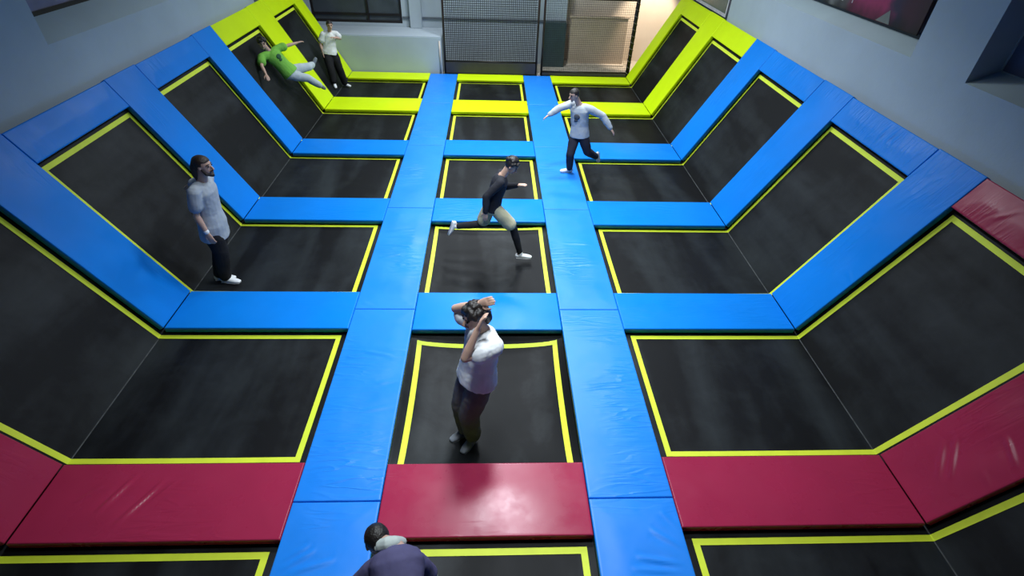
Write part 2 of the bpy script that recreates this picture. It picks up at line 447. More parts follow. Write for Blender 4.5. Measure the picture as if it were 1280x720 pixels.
for k in range(6):
    rc = ROWS[k][1]; y0 = ROWS[k-1][1][1] if k else 0.25; y1 = rc[0]; cy = (y0+y1)/2; hy = (y1-y0)/2+0.02
    if k == 1: sg = sag_fn(-0.04, cy, 0.98, hy+0.02, 0.30, 0.45, [(-0.2, 3.35, 0.03, 0.3)])
    elif k == 2: sg = sag_fn(-0.04, cy, 0.98, hy+0.02, 0.10, 0.5)
    else: sg = sag_fn(-0.04, cy, 0.96, hy, 0.02)
    lab = {1: 'black trampoline sagging under the jumper in the white T-shirt', 2: 'black trampoline under the running person in beige shorts'}.get(k,
        'square black trampoline between the walkways, %s' % ROWN[k])
    trampoline(0, k, lab, sg)
    for side, sn in ((-1, 'left'), (1, 'right')):
        rs = ROWS[k][0 if side < 0 else 2]; yp = (ROWS[k-1][0 if side < 0 else 2][1] if k else 0.25)
        cy2 = (yp+rs[0])/2
        sg = sag_fn((1.7+4.0)/2, cy2, 1.2, (rs[0]-yp)/2+0.02, 0.02)
        lab = 'long black trampoline folding up the %s slope, %s' % (sn, ROWN[k])
        if side < 0 and k == 2: lab = 'long black trampoline the man in the grey T-shirt stands on'
        trampoline(side, k, lab, sg)

# ------------------------------------------------------------------ room shell
struct(obj('floor', bx(-7, 7.5, -2, 20, -1.05, -0.95), FLOORM))
def wall_with_hole(name, x0, x1, holes, ya, yb, za, zb, mat, back):
    """wall slab along y with recesses: holes = [(y0, y1, z0, z1)], 'back' is the x of the recess backs"""
    bm = bmesh.new(); ys = [ya]
    for h in sorted(holes): ys += [h[0], h[1]]
    ys.append(yb)
    for a, b in zip(ys[0::2], ys[1::2]): box(bm, x0, x1, a, b, za, zb)
    for h in holes:
        box(bm, x0, x1, h[0], h[1], za, h[2]); box(bm, x0, x1, h[0], h[1], h[3], zb)
    bmesh.ops.remove_doubles(bm, verts=bm.verts[:], dist=1e-5)
    o = struct(obj(name, bm, mat)); return o
struct(obj('ceiling', bx(-7, 7.5, -2, 17.4, 7.0, 7.2), plain('dark_ceiling', (0.10, 0.11, 0.12), 0.9)))
struct(obj('wall_front', bx(-7, 7.5, -2.2, -2.0, -0.95, 7.0), WALL))
# left wall with a splayed recess
WL = -5.315; WRX = 5.215
wall_with_hole('wall_left', WL-0.45, WL, [(6.75, 11.6, 2.70, 4.4)], -2, 13.05, -0.95, 7.0, WALL, 0)
wall_with_hole('wall_right', WRX, WRX+0.5, [(1.8, 5.66, 2.80, 4.6), (6.62, 11.4, 2.82, 4.6)], -2, 12.45, -0.95, 7.0, WALL, 0)
def recess_window(n, side, xw, depth, y0, y1, z0, z1, zs, glass, mull=(), frame=WHITEM, fw_=0.06):
    """sloping sill, frame, panes at the back of a recess"""
    r = struct(bpy.data.objects.new('window_%d' % n, None)); C.objects.link(r); r.location = (xw, (y0+y1)/2, z0)
    xb = xw+side*depth
    bm = bmesh.new()
    vs = [bm.verts.new(p) for p in ((xw, y0, z0), (xw, y1, z0), (xb, y1, zs), (xb, y0, zs), (xb+side*0.05, y0, z0-0.05), (xb+side*0.05, y1, z0-0.05), (xw, y0, z0-0.05), (xw, y1, z0-0.05))]
    bm.faces.new((vs[0], vs[1], vs[2], vs[3])); bm.faces.new((vs[3], vs[2], vs[5], vs[4])); bm.faces.new((vs[4], vs[5], vs[7], vs[6])); bm.faces.new((vs[0], vs[3], vs[4], vs[6])); bm.faces.new((vs[1], vs[7], vs[5], vs[2])); bm.faces.new((vs[0], vs[6], vs[7], vs[1]))
    for v in vs[6:]: v.co.x += side*0.03
    bmesh.ops.recalc_face_normals(bm, faces=bm.faces[:])
    obj('window_sill', bm, SILL, r)
    a, b = sorted((xb, xb+side*0.05))
    bm = bmesh.new()
    box(bm, a, b, y0, y1, zs, zs+fw_); box(bm, a, b, y0, y1, z1-fw_, z1)
    box(bm, a, b, y0, y0+fw_, zs+fw_, z1-fw_); box(bm, a, b, y1-fw_, y1, zs+fw_, z1-fw_)
    for m_ in mull: box(bm, a, b, m_-fw_/2, m_+fw_/2, zs+fw_, z1-fw_)
    obj('window_frame', bm, frame, r)
    a, b = sorted((xb+side*0.015, xb+side*0.035))
    obj('pane', bx(a, b, y0+0.01, y1-0.01, zs+0.01, z1-0.01), glass, r)
    return r
recess_window(1, -1, WL, 0.24, 6.75, 11.6, 2.70, 4.4, 2.94, MAUVE, (8.35, 9.9), FRAME, 0.05)
recess_window(2, 1, WRX, 0.32, 6.62, 11.4, 2.82, 4.6, 2.94, GREYP, (9.0,), NAVY)
recess_window(3, 1, WRX, 0.32, 1.8, 5.66, 2.80, 4.6, 2.93, GREYP, (), WALL, 0.01)

# banner in the right recess
def banner_mat():
    m, nt, b = nodes('printed_banner'); v = coords(nt)
    sx = N(nt, 'ShaderNodeSeparateXYZ'); nt.links.new(v, sx.inputs[0])
    f = mathn(nt, 'ADD', sx.outputs['Y'], mathn(nt, 'MULTIPLY', mathn(nt, 'SUBTRACT', noise(nt, v, 3.0, 3, 0.6), 0.5), 0.55))
    r = N(nt, 'ShaderNodeValToRGB'); r.color_ramp.interpolation = 'EASE'
    mp = N(nt, 'ShaderNodeMapRange'); mp.inputs[1].default_value = 7.0; mp.inputs[2].default_value = 10.6
    nt.links.new(f, mp.inputs[0]); nt.links.new(mp.outputs[0], r.inputs[0])
    cols = [(0.0, (0.035, 0.012, 0.02)), (0.10, (0.05, 0.014, 0.03)), (0.17, (0.03, 0.02, 0.05)), (0.24, (0.30, 0.03, 0.10)), (0.42, (0.25, 0.025, 0.09)),
            (0.50, (0.08, 0.08, 0.08)), (0.60, (0.22, 0.23, 0.22)), (0.66, (0.05, 0.06, 0.07)), (0.74, (0.02, 0.11, 0.17)), (1.0, (0.02, 0.09, 0.15))]
    el = r.color_ramp.elements; el[0].position, el[0].color = cols[0][0], cols[0][1]+(1,); el[1].position, el[1].color = cols[-1][0], cols[-1][1]+(1,)
    for p, c in cols[1:-1]:
        e = el.new(p); e.color = c+(1,)
    # darker hem towards the printed lower margin
    dz = N(nt, 'ShaderNodeMapRange'); dz.inputs[1].default_value = 2.98; dz.inputs[2].default_value = 3.18; dz.inputs[3].default_value = 0.25; dz.inputs[4].default_value = 1.0
    z2 = mathn(nt, 'ADD', sx.outputs['Z'], mathn(nt, 'MULTIPLY', mathn(nt, 'SUBTRACT', noise(nt, v, 5.0, 2), 0.5), 0.25)); nt.links.new(z2, dz.inputs[0])
    mx = N(nt, 'ShaderNodeMix', data_type='RGBA'); mx.blend_type = 'MULTIPLY'; mx.inputs[0].default_value = 1.0
    nt.links.new(r.outputs[0], mx.inputs[6]); nt.links.new(dz.outputs[0], mx.inputs[7]); nt.links.new(mx.outputs[2], b.inputs['Base Color'])
    b.inputs['Roughness'].default_value = 0.4
    return m
bm = bevbox(WRX+0.255, WRX+0.275, 7.02, 10.9, 2.985, 4.5, 0.004)
ban = obj('banner', bm, banner_mat()); tag(ban, 'printed banner in crimson, grey and teal hanging in the recess of the right wall', 'banner')
# small pale triangle of the print
bm = bmesh.new(); xb = WRX+0.253
va = [bm.verts.new((xb, y, z)) for y, z in ((7.93, 2.995), (7.62, 2.995), (7.70, 3.16))]
vb = [bm.verts.new((xb+0.003, v.co.y, v.co.z)) for v in va]
bm.faces.new(va); bm.faces.new(vb[::-1])
for i in range(3): bm.faces.new((va[i], vb[i], vb[(i+1) % 3], va[(i+1) % 3]))
bmesh.ops.recalc_face_normals(bm, faces=bm.faces[:])
obj('printed_triangle', bm, plain('grey_print', (0.16, 0.18, 0.16), 0.5), ban)
rnd = random.Random(4)
bm = bmesh.new()
for k in range(9):
    y = 8.62+k*0.085+rnd.uniform(-.02, .02); h = rnd.uniform(0.12, 0.26); z = 3.09+rnd.uniform(-.02, .05)
    box(bm, xb, xb+0.003, y, y+rnd.uniform(0.02, 0.045), z, z+h)
obj('printed_strokes', bm, plain('pale_print', (0.40, 0.42, 0.40), 0.5), ban)

# glazed frame past the end of the right wall
r = struct(bpy.data.objects.new('window_4', None)); C.objects.link(r); r.location = (WRX+0.1, 13.6, 2.2)
bm = bmesh.new(); x0, x1 = WRX+0.02, WRX+0.10
box(bm, x0, x1, 12.47, 12.62, -0.95, 4.4); box(bm, x0, x1, 12.62, 15.0, 1.9, 2.10); box(bm, x0, x1, 14.85, 15.0, 2.10, 4.4)
obj('window_frame', bm, NAVY, r)
bm = bmesh.new(); x0, x1 = WRX+0.04, WRX+0.09
box(bm, x0, x1, 12.66, 12.72, 2.12, 4.3); box(bm, x0, x1, 12.72, 14.8, 2.12, 2.18); box(bm, x0, x1, 14.74, 14.8, 2.18, 4.3)
obj('inner_frame', bm, WHITEM, r)
obj('pane', bx(WRX+0.06, WRX+0.075, 12.70, 14.76, 2.16, 4.3), plain('green_grey_glass', (0.10, 0.13, 0.11), 0.2), r)

# far end of the hall: raised ledge, rear wall, dark window
struct(obj('trim_1', bevbox(-5.6, -1.42, 15.46, 16.6, -0.95, 0.95, 0.02), WALLB))['label'] = 'grey plastered ledge at the far left'
bm = bmesh.new()
box(bm, -6.5, -5.2, 16.6, 16.8, -0.95, 7.0); box(bm, -5.2, -2.62, 16.6, 16.8, -0.95, 1.04); box(bm, -5.2, -2.62, 16.6, 16.8, 3.2, 7.0); box(bm, -2.62, 2.18, 16.6, 16.8, -0.95, 7.0)
struct(obj('wall_back', bm, WALLB))
r = struct(bpy.data.objects.new('window_5', None)); C.objects.link(r); r.location = (-3.9, 16.65, 1.04)
bm = bmesh.new()
for a, b, c, d in ((-5.2, -2.62, 1.04, 1.10), (-5.2, -2.62, 3.14, 3.2), (-5.2, -5.14, 1.1, 3.14), (-2.67, -2.62, 1.1, 3.14), (-3.62, -3.57, 1.1, 3.14)): box(bm, a, b, 16.6, 16.7, c, d)
box(bm, -5.14, -2.67, 16.62, 16.69, 1.22, 1.28)
obj('window_frame', bm, FRAME, r)
obj('pane', bx(-5.18, -2.64, 16.655, 16.67, 1.06, 3.18), SLATE, r)
bm = bmesh.new(); box(bm, -2.60, 2.17, 16.565, 16.6, 1.17, 1.225)
struct(obj('trim_2', bm, plain('dark_conduit', (0.10, 0.12, 0.14), 0.6)))
struct(obj('trim_3', bevbox(-2.38, -2.04, 16.44, 16.6, 0.95, 4.6, 0.01), WALLB))
# lit alcove behind the right net
struct(obj('wall_alcove', bx(2.18, 7.3, 17.2, 17.4, -0.95, 7.0), CREAM))
struct(obj('floor_alcove', bx(-1.4, 7.3, 15.5, 17.2, -0.95, 0.0), plain('cream_floor', (0.45, 0.40, 0.33), 0.5)))
struct(obj('wall_far_right', bx(6.4, 6.6, 12.45, 17.2, -0.95, 7.0), plain('dark_brown_wall', (0.05, 0.04, 0.035), 0.7)))
t = thing('display_board', 'beige upright board lit behind the right net frame', 'board', (3.1, 16.6, 0))
obj('panel', bevbox(2.32, 4.02, 16.60, 16.66, 0.04, 1.30, 0.01), BEIGE, t)
obj('rail', bevbox(2.28, 4.06, 16.58, 16.68, 1.30, 1.36, 0.01), BEIGE, t)
obj('kick_board', bevbox(2.28, 4.06, 16.48, 16.68, 0.0, 0.045, 0.005), CREAM, t)
bm = bmesh.new()
box(bm, 1.5, 2.16, 16.3, 16.55, 0.0, 1.22)
o = obj('cabinet', bm, plain('dark_teal_laminate', (0.03, 0.055, 0.06), 0.5)); tag(o, 'dark teal cabinet behind the right net frame, left of the beige board', 'cabinet')

# ------------------------------------------------------------------ net frames
def net_frame(x0, x1, label, thick, double=False):
    t = thing('net_frame', label, 'safety net', ((x0+x1)/2, 15.47, 0), 'net frames at the far end')
    top = 3.3; y = 15.47
    bm = bmesh.new(); rod(bm, (x0, y, 0.0), (x0, y, top), 0.03, 12); obj('post', bm, FRAMEBR, t, True)
    if thick:
        bm = bmesh.new(); tube(bm, [(x1, y, 0.0), (x1, y, top)], [(0.055, 0.05)]*2, n=12, cap=False); obj('post', bm, FRAME, t, True)
        bm = bmesh.new(); pts = [(x1+0.058*math.cos(a*0.55), y-0.055*math.sin(a*0.55), 0.05+a*0.0145) for a in range(220)]
        tube(bm, pts, [0.008]*len(pts), n=6); obj('lacing', bm, plain('grey_lacing', (0.14, 0.12, 0.10), 0.7), t, True)
    else:
        bm = bmesh.new(); rod(bm, (x1, y, 0.0), (x1, y, top), 0.03, 12); obj('post', bm, FRAMEBR, t, True)
    bm = bmesh.new(); rod(bm, (x0, y, top), (x1, y, top), 0.03, 12); obj('top_rail', bm, FRAME, t, True)
    bm = bmesh.new(); rod(bm, (x0, y, 0.33 if not thick else 0.10), (x1, y, 0.33 if not thick else 0.10), 0.02, 12); obj('bottom_rail', bm, FRAME, t, True)
    if thick:
        bm = bmesh.new(); rod(bm, (x0, y, 1.97), (x1, y, 1.97), 0.022, 12); obj('middle_rail', bm, FRAME, t, True)
        obj('plinth', bevbox(x0+0.02, x1-0.03, y-0.03, y+0.05, 0.0, 0.07, 0.004), PLINTH, t)
    else:
        obj('plinth', bevbox(x0+0.02, x1-0.02, y-0.03, y+0.05, 0.0, 0.30, 0.006), PLINTH, t)
    bm = bmesh.new(); zb = 0.35 if not thick else 0.12; st = 0.055
    def cord(a, b, r):
        a, b = Vector(a), Vector(b); d = (b-a).normalized(); s = d.orthogonal().normalized(); q = d.cross(s)
        A = [bm.verts.new(a+s*r*math.cos(k*2.094)+q*r*math.sin(k*2.094)) for k in range(3)]
        B = [bm.verts.new(b+s*r*math.cos(k*2.094)+q*r*math.sin(k*2.094)) for k in range(3)]
        for k in range(3): bm.faces.new((A[k], A[(k+1) % 3], B[(k+1) % 3], B[k]))
    xa, xb_ = x0+0.03, x1-0.04; n = int((xb_-xa)/st); rr_ = 0.0075 if not thick else 0.0030
    for i in range(1, n): cord((xa+(xb_-xa)*i/n, y, zb), (xa+(xb_-xa)*i/n, y, top), rr_)
    n = int((top-zb)/st)
    for i in range(1, n): cord((xa, y, zb+(top-zb)*i/n), (xb_, y, zb+(top-zb)*i/n), rr_)
    obj('net', bm, NETC, t)
    return t
net_frame(-1.34, 1.27, 'left safety net frame with brown posts and a dark plinth at the far end', False)
net_frame(1.43, 3.95, 'right safety net frame with a thick laced post, in front of the lit cream wall', True)
bm = bmesh.new(); rod(bm, (-1.47, 15.44, 0.02), (-1.47, 15.44, 0.85), 0.022, 10)
o = obj('post_highlight', bm, plain('post_highlight', (0.55, 0.48, 0.44), 0.5), None, True); tag(o, 'pale rod painted as the highlight along the left post of the left net frame', 'glint')  # side highlight of the post, built as a thin pale rod

# ------------------------------------------------------------------ people
TEX = bpy.data.textures.new('folds', 'CLOUDS'); TEX.noise_scale = 0.11; TEX.noise_depth = 2
def finish(o, voxel, smooth=6, folds=0.0):
    m = o.modifiers.new('remesh', 'REMESH'); m.mode = 'VOXEL'; m.voxel_size = voxel; m.use_smooth_shade = True
    if smooth:
        m = o.modifiers.new('smooth', 'SMOOTH'); m.factor = 0.5; m.iterations = smooth
    if folds:
        m = o.modifiers.new('folds', 'DISPLACE'); m.texture = TEX; m.strength = folds; m.mid_level = 0.5; m.texture_coords = 'LOCAL'
V = Vector
def lerp(a, b, t): return a + (b-a)*t
def limb(bm, groups, n=14):
    for pts, rd in groups: tube(bm, pts, rd, n=n)
def hand(bm, w, e, s, pn, curl=0.5, mirror=1):
    """w wrist, e elbow side direction source, pn palm normal (towards the palm side)"""
    d = (w-e).normalized(); pn = (pn - d*pn.dot(d)).normalized(); sd_ = d.cross(pn)*mirror
    k = s
    tube(bm, [w-d*0.01, w+d*0.03*k, w+d*0.065*k, w+d*0.088*k], [(0.024*k, 0.019*k), (0.034*k, 0.018*k), (0.039*k, 0.016*k), (0.036*k, 0.014*k)], side=sd_, n=12)
    for i, (o_, L) in enumerate(((-0.029, 0.066), (-0.010, 0.076), (0.010, 0.070), (0.029, 0.055))):
        b = w + d*0.088*k + sd_*o_*k*1.02; spread = sd_*(o_*3.2)
        d1 = (d + spread*0.5 + pn*0.25*curl).normalized(); d2 = (d + pn*0.9*curl).normalized(); d3 = (d + pn*1.9*curl).normalized()
        p1 = b + d1*L*0.45*k; p2 = p1 + d2*L*0.32*k; p3 = p2 + d3*L*0.25*k
        tube(bm, [b-d*0.015*k, b, p1, p2, p3], [0.0095*k, 0.0095*k, 0.009*k, 0.0083*k, 0.007*k], n=8)
    b = w + d*0.022*k - sd_*0.028*k
    p1 = b + (d*0.6 - sd_*0.75 + pn*0.25).normalized()*0.036*k; p2 = p1 + (d*0.9 - sd_*0.25 + pn*0.35).normalized()*0.032*k; p3 = p2 + (d + pn*0.5).normalized()*0.020*k
    tube(bm, [b, p1, p2, p3], [0.015*k, 0.0125*k, 0.0105*k, 0.008*k], n=8)

def human(label, J, s=1.0, face=(0, -1, 0), headup=(0, 0, 1), right=None, top=None, sleeve=0.55, topmat=None, hem=0.10, toploose=0.018,
          pantmat=None, pantloose=0.02, pantlen=1.0, shorts=None, shortmat=None, hairmat=None, hair='short', shoemat=None, toes=None, beard=False,
          palms=None, curl=0.5, socks=None, topname='t_shirt', pantname='trousers', folds=0.014, toplabel=None, hip_right=None, watch=False, print_mark=None, hood=None, collar=None):
    J = {k: V(v) for k, v in J.items()}
    hip, neck, head = J['hip'], J['neck'], J['head']
    spine = (neck-hip).normalized()
    right = V(right); cr = (right - spine*right.dot(spine)).normalized()
    hr = V(hip_right) if hip_right else cr; hr = (hr - spine*hr.dot(spine)).normalized()
    fwd = spine.cross(cr)
    if 'shR' not in J: J['shR'] = neck - spine*0.055*s + cr*0.165*s
    if 'shL' not in J: J['shL'] = neck - spine*0.055*s - cr*0.165*s
    if 'hipR' not in J: J['hipR'] = hip + hr*0.088*s
    if 'hipL' not in J: J['hipL'] = hip - hr*0.088*s
    base = V((hip.x, hip.y, min(J['anR'].z, J['anL'].z)-0.09*s))
    root = thing('person', label, 'person', base, None)
    f = V(face).normalized(); hu = V(headup); hu = (hu - f*hu.dot(f)).normalized(); hs = f.cross(hu).normalized()   # hs: head right
    T = (neck-hip).length
    def torso(bm, g_=0.0, low=0.0, cap=True, ex=0.0):
        P = [hip - spine*(0.06*s+low), hip, lerp(hip, neck, 0.28), lerp(hip, neck, 0.55), lerp(hip, neck, 0.80), lerp(hip, neck, 0.93), neck-spine*0.0]
        Rd = [(0.155*s+g_*1.2, 0.105*s+g_*1.2), (0.160*s+g_, 0.112*s+g_), (0.135*s+g_*1.3, 0.098*s+g_*1.3), (0.155*s+g_, 0.112*s+g_), (0.175*s+g_, 0.112*s+g_), (0.135*s+g_, 0.085*s+g_), (0.062*s+g_*0.5, 0.058*s+g_*0.5)]
        if not cap:
            Rd[0] = (0.168*s+g_+ex, 0.126*s+g_+ex); Rd[1] = (0.164*s+g_+ex, 0.120*s+g_+ex); Rd[2] = (Rd[2][0]+ex*0.5, Rd[2][1]+ex*0.5)
        tube(bm, P, Rd, side=cr, n=20, cap=cap)
        for sh in ('shR', 'shL'):
            tube(bm, [lerp(hip, neck, 0.86), lerp(lerp(hip, neck, 0.90), J[sh], 0.6), J[sh]], [0.062*s+g_, 0.062*s+g_, 0.056*s+g_], n=12)
    # ---- body
    bm = bmesh.new(); torso(bm, -0.006)
    tube(bm, [neck-spine*0.05*s, lerp(neck, head, 0.35), lerp(neck, head, 0.8)-f*0.015*s], [0.060*s, 0.054*s, 0.056*s], n=14)
    ellips(bm, head + hu*0.022*s - f*0.012*s, hs, f, hu, 0.074*s, 0.094*s, 0.092*s, 20, 14)
    tube(bm, [head - hu*0.01*s + f*0.018*s, head - hu*0.06*s + f*0.034*s, head - hu*0.094*s + f*0.052*s], [(0.064*s, 0.062*s), (0.052*s, 0.05*s), (0.026*s, 0.022*s)], side=hs, n=14)
    tube(bm, [head + hu*0.012*s + f*0.082*s, head - hu*0.012*s + f*0.098*s, head - hu*0.028*s + f*0.104*s], [0.009*s, 0.0125*s, 0.014*s], n=8)
    for q in (1, -1): ellips(bm, head - hu*0.005*s + hs*q*0.076*s - f*0.012*s, hs, f, hu, 0.010*s, 0.019*s, 0.030*s, 10, 8)
    for S_, pm in (('R', 1), ('L', -1)):
        sh, el, wr = J['sh'+S_], J['el'+S_], J['wr'+S_]
        limb(bm, (([sh, lerp(sh, el, 0.45), el], [0.050*s, 0.045*s, 0.037*s]), ([el, lerp(el, wr, 0.3), lerp(el, wr, 0.75), wr], [0.037*s, 0.039*s, 0.030*s, 0.025*s])))
        pn = V((palms or {}).get(S_, (0, 0, -1))); hand(bm, wr, lerp(el, wr, 0.5), s*1.0, pn, curl, pm)
        hj, kn, an = J['hip'+S_], J['kn'+S_], J['an'+S_]
        limb(bm, (([hj, lerp(hj, kn, 0.4), kn], [0.080*s, 0.073*s, 0.050*s]), ([kn, lerp(kn, an, 0.3), lerp(kn, an, 0.7), an], [0.050*s, 0.053*s, 0.040*s, 0.034*s])))
        td = V((toes or {}).get(S_, f)).normalized(); dn = (an-kn).normalized()
        dn = (dn - td*dn.dot(td)).normalized()
        tube(bm, [an + dn*0.02*s - td*0.02*s, an + dn*0.052*s + td*0.05*s, an + dn*0.066*s + td*0.15*s], [0.034*s, 0.034*s, 0.022*s], n=10)
    o = obj('body', bm, SKIN, root, True); finish(o, 0.0065, 3)
    # ---- face details
    for q in (1, -1):
        bm = bmesh.new(); ellips(bm, head + hu*0.014*s + f*0.076*s + hs*q*0.031*s, hs, f, hu, 0.013*s, 0.010*s, 0.007*s, 10, 8); obj('eye', bm, EYE, root, True)
        bm = bmesh.new(); tube(bm, [head + hu*0.034*s + f*0.080*s + hs*q*0.014*s, head + hu*0.038*s + f*0.076*s + hs*q*0.034*s, head + hu*0.030*s + f*0.064*s + hs*q*0.050*s], [(0.006*s, 0.004*s)]*3, side=f, n=6); obj('eyebrow', bm, hairmat, root, True)
    bm = bmesh.new(); tube(bm, [head - hu*0.054*s + f*0.078*s - hs*0.024*s, head - hu*0.052*s + f*0.089*s, head - hu*0.054*s + f*0.078*s + hs*0.024*s], [0.005*s, 0.0075*s, 0.005*s], n=8); obj('mouth', bm, LIP, root, True)
    if beard:
        bm = bmesh.new()
        tube(bm, [head - hu*0.02*s + hs*0.068*s + f*0.008*s, head - hu*0.075*s + hs*0.052*s + f*0.035*s, head - hu*0.104*s + f*0.072*s, head - hu*0.075*s - hs*0.052*s + f*0.035*s, head - hu*0.02*s - hs*0.068*s + f*0.008*s],
             [(0.012*s, 0.012*s), (0.020*s, 0.024*s), (0.026*s, 0.030*s), (0.020*s, 0.024*s), (0.012*s, 0.012*s)], n=10)
        tube(bm, [head - hu*0.05*s + f*0.078*s + hs*0.03*s, head - hu*0.038*s + f*0.096*s, head - hu*0.05*s + f*0.078*s - hs*0.03*s], [0.008*s, 0.009*s, 0.008*s], n=8)
        o = obj('beard', bm, hairmat, root, True); finish(o, 0.006, 2)
    # ---- hair
    bm = bmesh.new(); n_ = 0
    hc = head + hu*0.034*s - f*0.022*s
    bm2 = bmesh.new(); ellips(bm2, hc, hs, f, hu, 0.086*s, 0.103*s, 0.094*s, 28, 20)
    dele = [v for v in bm2.verts if (v.co-hc).dot(f) > 0.045*s and (v.co-head).dot(hu) < 0.062*s or (v.co-head).dot(hu) < -0.045*s and (v.co-hc).dot(f) > -0.03*s or (abs((v.co-head).dot(hs)) > 0.04*s and (v.co-head).dot(hu) < 0.005*s and (v.co-head).dot(f) > -0.005*s)]
    bmesh.ops.delete(bm2, geom=dele, context='VERTS')
    bmesh.ops.recalc_face_normals(bm2, faces=bm2.faces[:]); bmesh.ops.solidify(bm2, geom=bm2.faces[:], thickness=0.022*s)
    me = bpy.data.meshes.new('t'); bm2.to_mesh(me); bm2.free(); bm.from_mesh(me); bpy.data.meshes.remove(me)
    if hair in ('long', 'shag'):
        k = 1.0 if hair == 'long' else 0.55
        tube(bm, [hc - f*0.045*s + hu*0.03*s, hc - f*0.082*s - hu*0.05*s, hc - f*0.085*s - hu*(0.05+0.09*k)*s, hc - f*0.078*s - hu*(0.06+0.17*k)*s], [(0.072*s, 0.050*s), (0.080*s, 0.052*s), (0.074*s, 0.048*s), (0.045*s, 0.030*s)], side=hs, n=14)
    if hair == 'curly' or hair == 'shag':
        rn = random.Random(len(label))
        for i in range(46):
            a = rn.uniform(0, 6.28); z = rn.uniform(0.1, 1); rr_ = math.sqrt(1-z*z)
            p = hc + hs*0.090*s*rr_*math.cos(a) + f*(0.102*s*rr_*math.sin(a)) + hu*0.096*s*z
            if (p-hc).dot(f) > 0.075*s and z < 0.5: continue
            ellips(bm, p, hs, f, hu, 0.026*s, 0.026*s, 0.026*s, 8, 6)
    o = obj('hair', bm, hairmat, root, True); finish(o, 0.0075, 2, 0.012)
    # ---- top
    bm = bmesh.new(); torso(bm, toploose, hem*s, False, pantloose*0.6)
    for S_ in 'RL':
        sh, el, wr = J['sh'+S_], J['el'+S_], J['wr'+S_]
        L = toploose
        if sleeve <= 1.0: tube(bm, [sh, lerp(sh, el, sleeve*0.5), lerp(sh, el, sleeve)], [0.058*s+L, 0.058*s+L*1.1, 0.056*s+L*1.4], n=14)
        else: limb(bm, (([sh, lerp(sh, el, 0.5), el], [0.054*s+L, 0.050*s+L, 0.045*s+L]), ([el, lerp(el, wr, 0.5), lerp(el, wr, 0.97)], [0.045*s+L, 0.042*s+L, 0.032*s+L*0.7])))
    if hood: 
        tube(bm, [neck - spine*0.06*s - fwd*0.07*s - cr*0.10*s, neck - spine*0.02*s - fwd*0.10*s, neck - spine*0.06*s - fwd*0.07*s + cr*0.10*s], [0.05*s, 0.075*s, 0.05*s], n=12)
    o = obj(topname, bm, topmat, root, True); finish(o, 0.009, 5, folds)
    if toplabel: o['label'] = toplabel
    if print_mark:
        bm = bmesh.new(); pc = lerp(hip, neck, 0.66) + fwd*(0.112*s+toploose+0.002)
        ellips(bm, pc, cr, fwd, spine, 0.062*s, 0.016*s, 0.055*s, 14, 8); ellips(bm, pc-spine*0.07*s+cr*0.02*s, cr, fwd, spine, 0.04*s, 0.012*s, 0.03*s, 12, 8)
        obj('chest_print', bm, print_mark, root, True)
    if collar:
        bm = bmesh.new(); c0 = lerp(neck, head, 0.25)
        tube(bm, [c0 + cr*0.075*s + fwd*0.01, c0 - fwd*0.055*s + cr*0.045*s, c0 - fwd*0.075*s, c0 - fwd*0.055*s - cr*0.045*s, c0 - cr*0.085*s + fwd*0.02], [0.036*s, 0.045*s, 0.048*s, 0.045*s, 0.036*s], n=10)
        o = obj('collar', bm, collar, root, True); finish(o, 0.008, 2)
        for S_ in 'RL':
            bm = bmesh.new(); tube(bm, [lerp(J['sh'+S_], J['el'+S_], 0.55), J['el'+S_]], [0.062*s, 0.058*s], n=12); tube(bm, [J['el'+S_], lerp(J['el'+S_], J['wr'+S_], 0.8)], [0.058*s, 0.042*s], n=12)
            o = obj('sleeve', bm, collar, root, True); finish(o, 0.008, 2)
    # ---- trousers
    def legs(bm, g_, frac, waist=0.05):
        tube(bm, [hip + spine*waist*s, hip, hip - spine*0.05*s], [(0.146*s+g_*0.3, 0.104*s+g_*0.3), (0.162*s+g_*0.6, 0.115*s+g_*0.6), (0.150*s+g_*0.6, 0.11*s+g_*0.6)], side=hr, n=20)
        for S_ in 'RL':
            hj, kn, an = J['hip'+S_], J['kn'+S_], J['an'+S_]
            pts = [hj, lerp(hj, kn, 0.45), kn]; rd = [0.086*s+g_*0.6, 0.080*s+g_, 0.060*s+g_]
            if frac >= 1.0: tube(bm, [kn, lerp(kn, an, 0.35), lerp(kn, an, 0.96)], [0.060*s+g_, 0.058*s+g_, 0.042*s+g_], n=16)
            if frac < 1.0: pts = [hj, lerp(hj, kn, frac*0.5), lerp(hj, kn, frac)]; rd = [0.086*s+g_*0.6, 0.084*s+g_, 0.080*s+g_*1.3]
            tube(bm, pts, rd, n=16)
    bm = bmesh.new(); legs(bm, pantloose, 1.0); o = obj(pantname, bm, pantmat, root, True); finish(o, 0.009, 5, folds)
    if shorts:
        bm = bmesh.new(); legs(bm, shorts[0], shorts[1], 0.09); o = obj('shorts', bm, shortmat, root, True); finish(o, 0.009, 4, folds)
    # ---- shoes
    for S_ in 'RL':
        kn, an = J['kn'+S_], J['an'+S_]; td = V((toes or {}).get(S_, f)).normalized(); dn = (an-kn).normalized(); dn = (dn - td*dn.dot(td)).normalized(); sd_ = td.cross(dn).normalized()
        bm = bmesh.new(); b0 = an + dn*0.045*s
        tube(bm, [b0 - td*0.05*s, b0 - td*0.01*s, b0 + td*0.06*s + dn*0.006*s, b0 + td*0.13*s + dn*0.014*s, b0 + td*0.175*s + dn*0.02*s],
             [(0.034*s, 0.036*s), (0.038*s, 0.042*s), (0.042*s, 0.036*s), (0.044*s, 0.028*s), (0.034*s, 0.020*s)], side=sd_, n=14)
        tube(bm, [an - dn*0.02*s, an + dn*0.03*s], [0.040*s, 0.042*s], n=12)
